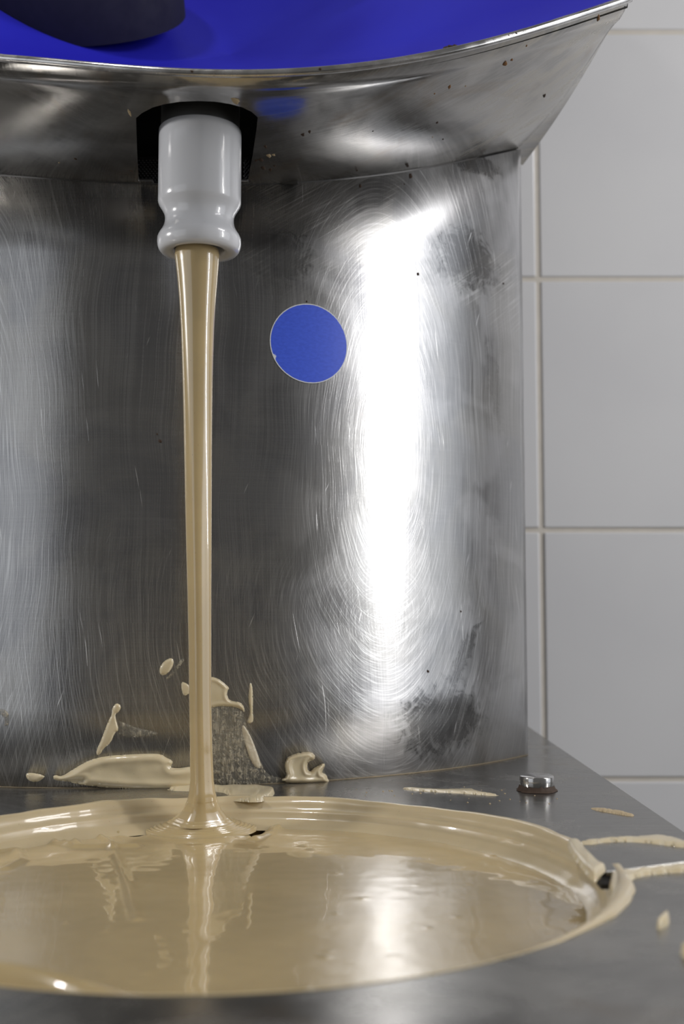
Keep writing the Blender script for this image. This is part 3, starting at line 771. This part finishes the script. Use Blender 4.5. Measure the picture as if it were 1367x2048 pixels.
tag(smear('tahini_smear', [(1150, 1684), (1250, 1675), (1330, 1671), (1367, 1684), (1420, 1700), (1367, 1697), (1290, 1686), (1220, 1684), (1170, 1692)], s_bar, .0016, 5, M_SMEAR, 3, 1, .3, 17), 'tahini strip along the back edge of the raised bar', 'smear')
tag(smear('tahini_smear', [(1138, 1684), (1160, 1686), (1176, 1712), (1195, 1728), (1215, 1740), (1200, 1752), (1190, 1768), (1178, 1756), (1160, 1735), (1142, 1710), (1132, 1692)], lambda a, b, h: (lambda p: (p[0], p[1], p[2]+h))(on_z(a, b, .0045)), .0035, 9, M_SMEAR, 2.5, 2, .3, 18), 'thick glossy tahini lump on the end of the raised bar', 'smear')
tag(smear('tahini_smear', [(1222, 1742), (1260, 1738), (1420, 1730), (1420, 1742), (1300, 1750), (1258, 1760), (1246, 1790), (1228, 1822), (1205, 1842), (1196, 1838), (1212, 1812), (1222, 1790), (1216, 1775), (1220, 1760)], s_front, .0022, 8, M_SMEAR, 3, 2, .4, 19), 'smeared tahini edge curving from the slot round the near plate', 'smear')
tag(smear('tahini_drop', [(1310, 1858), (1322, 1842), (1334, 1834), (1340, 1842), (1334, 1854), (1318, 1862)], s_front, .004, 7, M_SMEAR, 2, 2, .1, 20), 'small tahini drop on the near plate at the right', 'smear')
tag(smear('tahini_drop', [(1358, 1912), (1362, 1902), (1380, 1898), (1384, 1912), (1372, 1920)], s_front, .004, 7, M_SMEAR, 2, 2, .1, 21), 'tahini drop cut by the right edge of the picture', 'smear')

# crumbs and brown residue
def on_shell(px, py):
    """point of the hopper's underside seen at that spot"""
    o = Vector(EYE); d = Vector(ray(px, py)).normalized()
    ok, loc, nr_, _ = shell_local(o, d)
    return loc if ok else None
inv = shell.matrix_world.inverted()
def shell_local(o, d):
    ok, loc, nr_, i = shell.ray_cast(inv@o, (inv.to_3x3()@d))
    return ok, shell.matrix_world@loc if ok else None, nr_, i
bpy.context.view_layer.update(); inv = shell.matrix_world.inverted()
def crumb(p, r, m, label, group, flat=.45, nrm=None, el=1.0):
    bm = bmesh.new(); bmesh.ops.create_icosphere(bm, subdivisions=2, radius=1.0)
    s_ = random.random()*50
    for v in bm.verts:
        f = 1+.55*mn.noise(v.co*1.6+Vector((s_, 0, 0))); v.co = v.co*f*r
        v.co.x *= el; v.co.z *= flat
    if nrm is not None:
        q = Vector(nrm).to_track_quat('Z', 'X')
        from mathutils import Quaternion
        rot = q @ Quaternion((0, 0, 1), random.random()*.8)
        for v in bm.verts: v.co = rot@v.co
    o = bmobj('crumb', bm, m, None, True); o.location = p
    return tag(o, label, 'crumb', group)
def sh_crumbs(lst, m, stem, group):
    for (px, py, r, el, where) in lst:
        q = on_shell(px, py)
        if q is None: continue
        crumb(q, r, m, stem+' '+where, group, .35, (0, -.35, -.94), el)
sh_crumbs([(605, 268, .0011, 1.6, 'right of the spout opening, larger of two'), (618, 262, .0008, 2.5, 'right of the opening, thin one of two'), (873, 245, .0010, .8, 'midway to the right flank, the biggest there'), (745, 262, .0005, 1.5, 'above the bright strip'), (885, 278, .0006, 1.5, 'just below the biggest one'), (1088, 190, .0009, 2.6, 'near the far right slope, long and thin'), (815, 332, .0009, .8, 'just above the seam at the bright strip'), (713, 341, .0007, 1.4, 'just above the seam left of the bright strip')], M_RUST, 'dark crumb under the hopper', 'dark crumbs under the hopper')
sh_crumbs([(1008, 127, .0016, 1.2, 'on the right flank, the largest'), (1022, 119, .0008, 1.5, 'touching the largest fleck'), (1052, 91, .0006, 1.8, 'above the largest fleck'), (1195, 35, .0013, 2.2, 'close under the rim at the far right'), (898, 172, .0009, 2.5, 'left of the flank, elongated'), (868, 187, .0006, 1.2, 'left of the elongated fleck')], simple('orange_residue', (.26, .13, .05), .7), 'orange-brown fleck', 'orange flecks on the hopper')
sh_crumbs([(520, 318, .0013, 2.2, 'at the right of the spout opening, middle of the cluster'), (525, 334, .0013, 2.6, 'at the right of the spout opening, low in the cluster'), (540, 338, .0010, 2.2, 'lowest right of the cluster by the opening'), (512, 320, .0012, 1.2, 'touching the right edge of the opening'), (150, 317, .0008, 2.0, 'alone at the left of the spout'), (262, 341, .0008, 2.4, 'left of the opening just above the seam'), (530, 292, .0010, 2.6, 'above the pale flake right of the opening'), (548, 331, .0008, 2, 'rightmost of the cluster by the opening')], M_RUST, 'brown fleck', 'brown flecks beside the opening')
sh_crumbs([(536, 310, .0014, 2.0, 'right of the spout opening, larger one'), (546, 309, .0010, 1.6, 'right of the spout opening, smaller one'), (118, 325, .0006, 1, 'as a dot at the far left'), (258, 223, .0008, 5.0, 'as a streak left of the opening'), (470, 200, .0020, 1.8, 'at the top right of the arched opening'), (864, 274, .0005, 1, 'as a dot on the right half'), (930, 172, .0006, 1, 'as a dot near the right flank')], M_CRUST, 'pale dried tahini fleck', 'pale flecks on the hopper')
for (px, py, r, where) in ((820, 352, .0014, 'under the seam at the bright strip, the largest'), (720, 372, .0009, 'under the seam left of the bright strip'), (1006, 567, .0006, 'near the right edge level with the tile joint'), (835, 548, .0009, 'right beside the bright strip'), (320, 882, .0009, 'left of the stream, elongated'), (314, 868, .0005, 'left of the stream, above the elongated one'), (921, 1223, .0006, 'low on the right half'), (855, 1343, .0008, 'low, right of the bright strip'), (613, 603, .0005, 'just above the blue sticker'), (808, 368, .0004, 'below the largest speck, very small')):
    p = on_cyl(px, py, XC, YC, RC+.0018); crumb(p, r, M_RUST, 'brown speck on the column '+where, 'specks on the column', .3, (0, -1, 0), 1.5)
for k in range(34):
    px = rng.uniform(700, 1180); py = 1578+rng.uniform(-6, 40)*(.5+.5*(px-700)/480)
    p = on_z(px, py, 0)
    if math.hypot(p[0]-BX, p[1]-BY) > BR+.012 and math.hypot(p[0]-bx, p[1]-by) > .016:
        where = 'left of the round stud, under the bright strip' if px < 870 else ('close left of the round stud' if px < 1040 else 'between the round stud and the raised bar')
        crumb(p, rng.uniform(.0003, .0007), M_CRUST, 'tiny tan crumb on the table '+where, 'table crumbs '+where, .7)
q0 = rim_pt(.075)
for k, (px, wh) in enumerate(((893, 'left'), (902, 'middle'), (910, 'right'))):
    p = on_cyl(px, 80, RX, RY, RR); pr = rim_pt(p[0]); crumb((pr[0], pr[1]+.004, pr[2]+.0042), .0020, M_RUST, 'dark brown clump on the hopper rim, '+wh+' of three', 'brown clumps on the rim', .7)
for px, yy, r, wh in ((385, 144, .0009, 'straight above the spout'), (1030, 70, .0008, 'on the right flank, larger of two'), (1015, 74, .0006, 'on the right flank, smaller of two'), (640, 145, .001, 'above the bright part, right of the spout')):
    p = on_cyl(px, yy, RX, RY, RR); pr = rim_pt(p[0]); crumb((pr[0], pr[1]-.0026, pr[2]), r, M_RUST, 'small rusty spot on the rolled rim '+wh, 'rusty spots on the rim', .7)
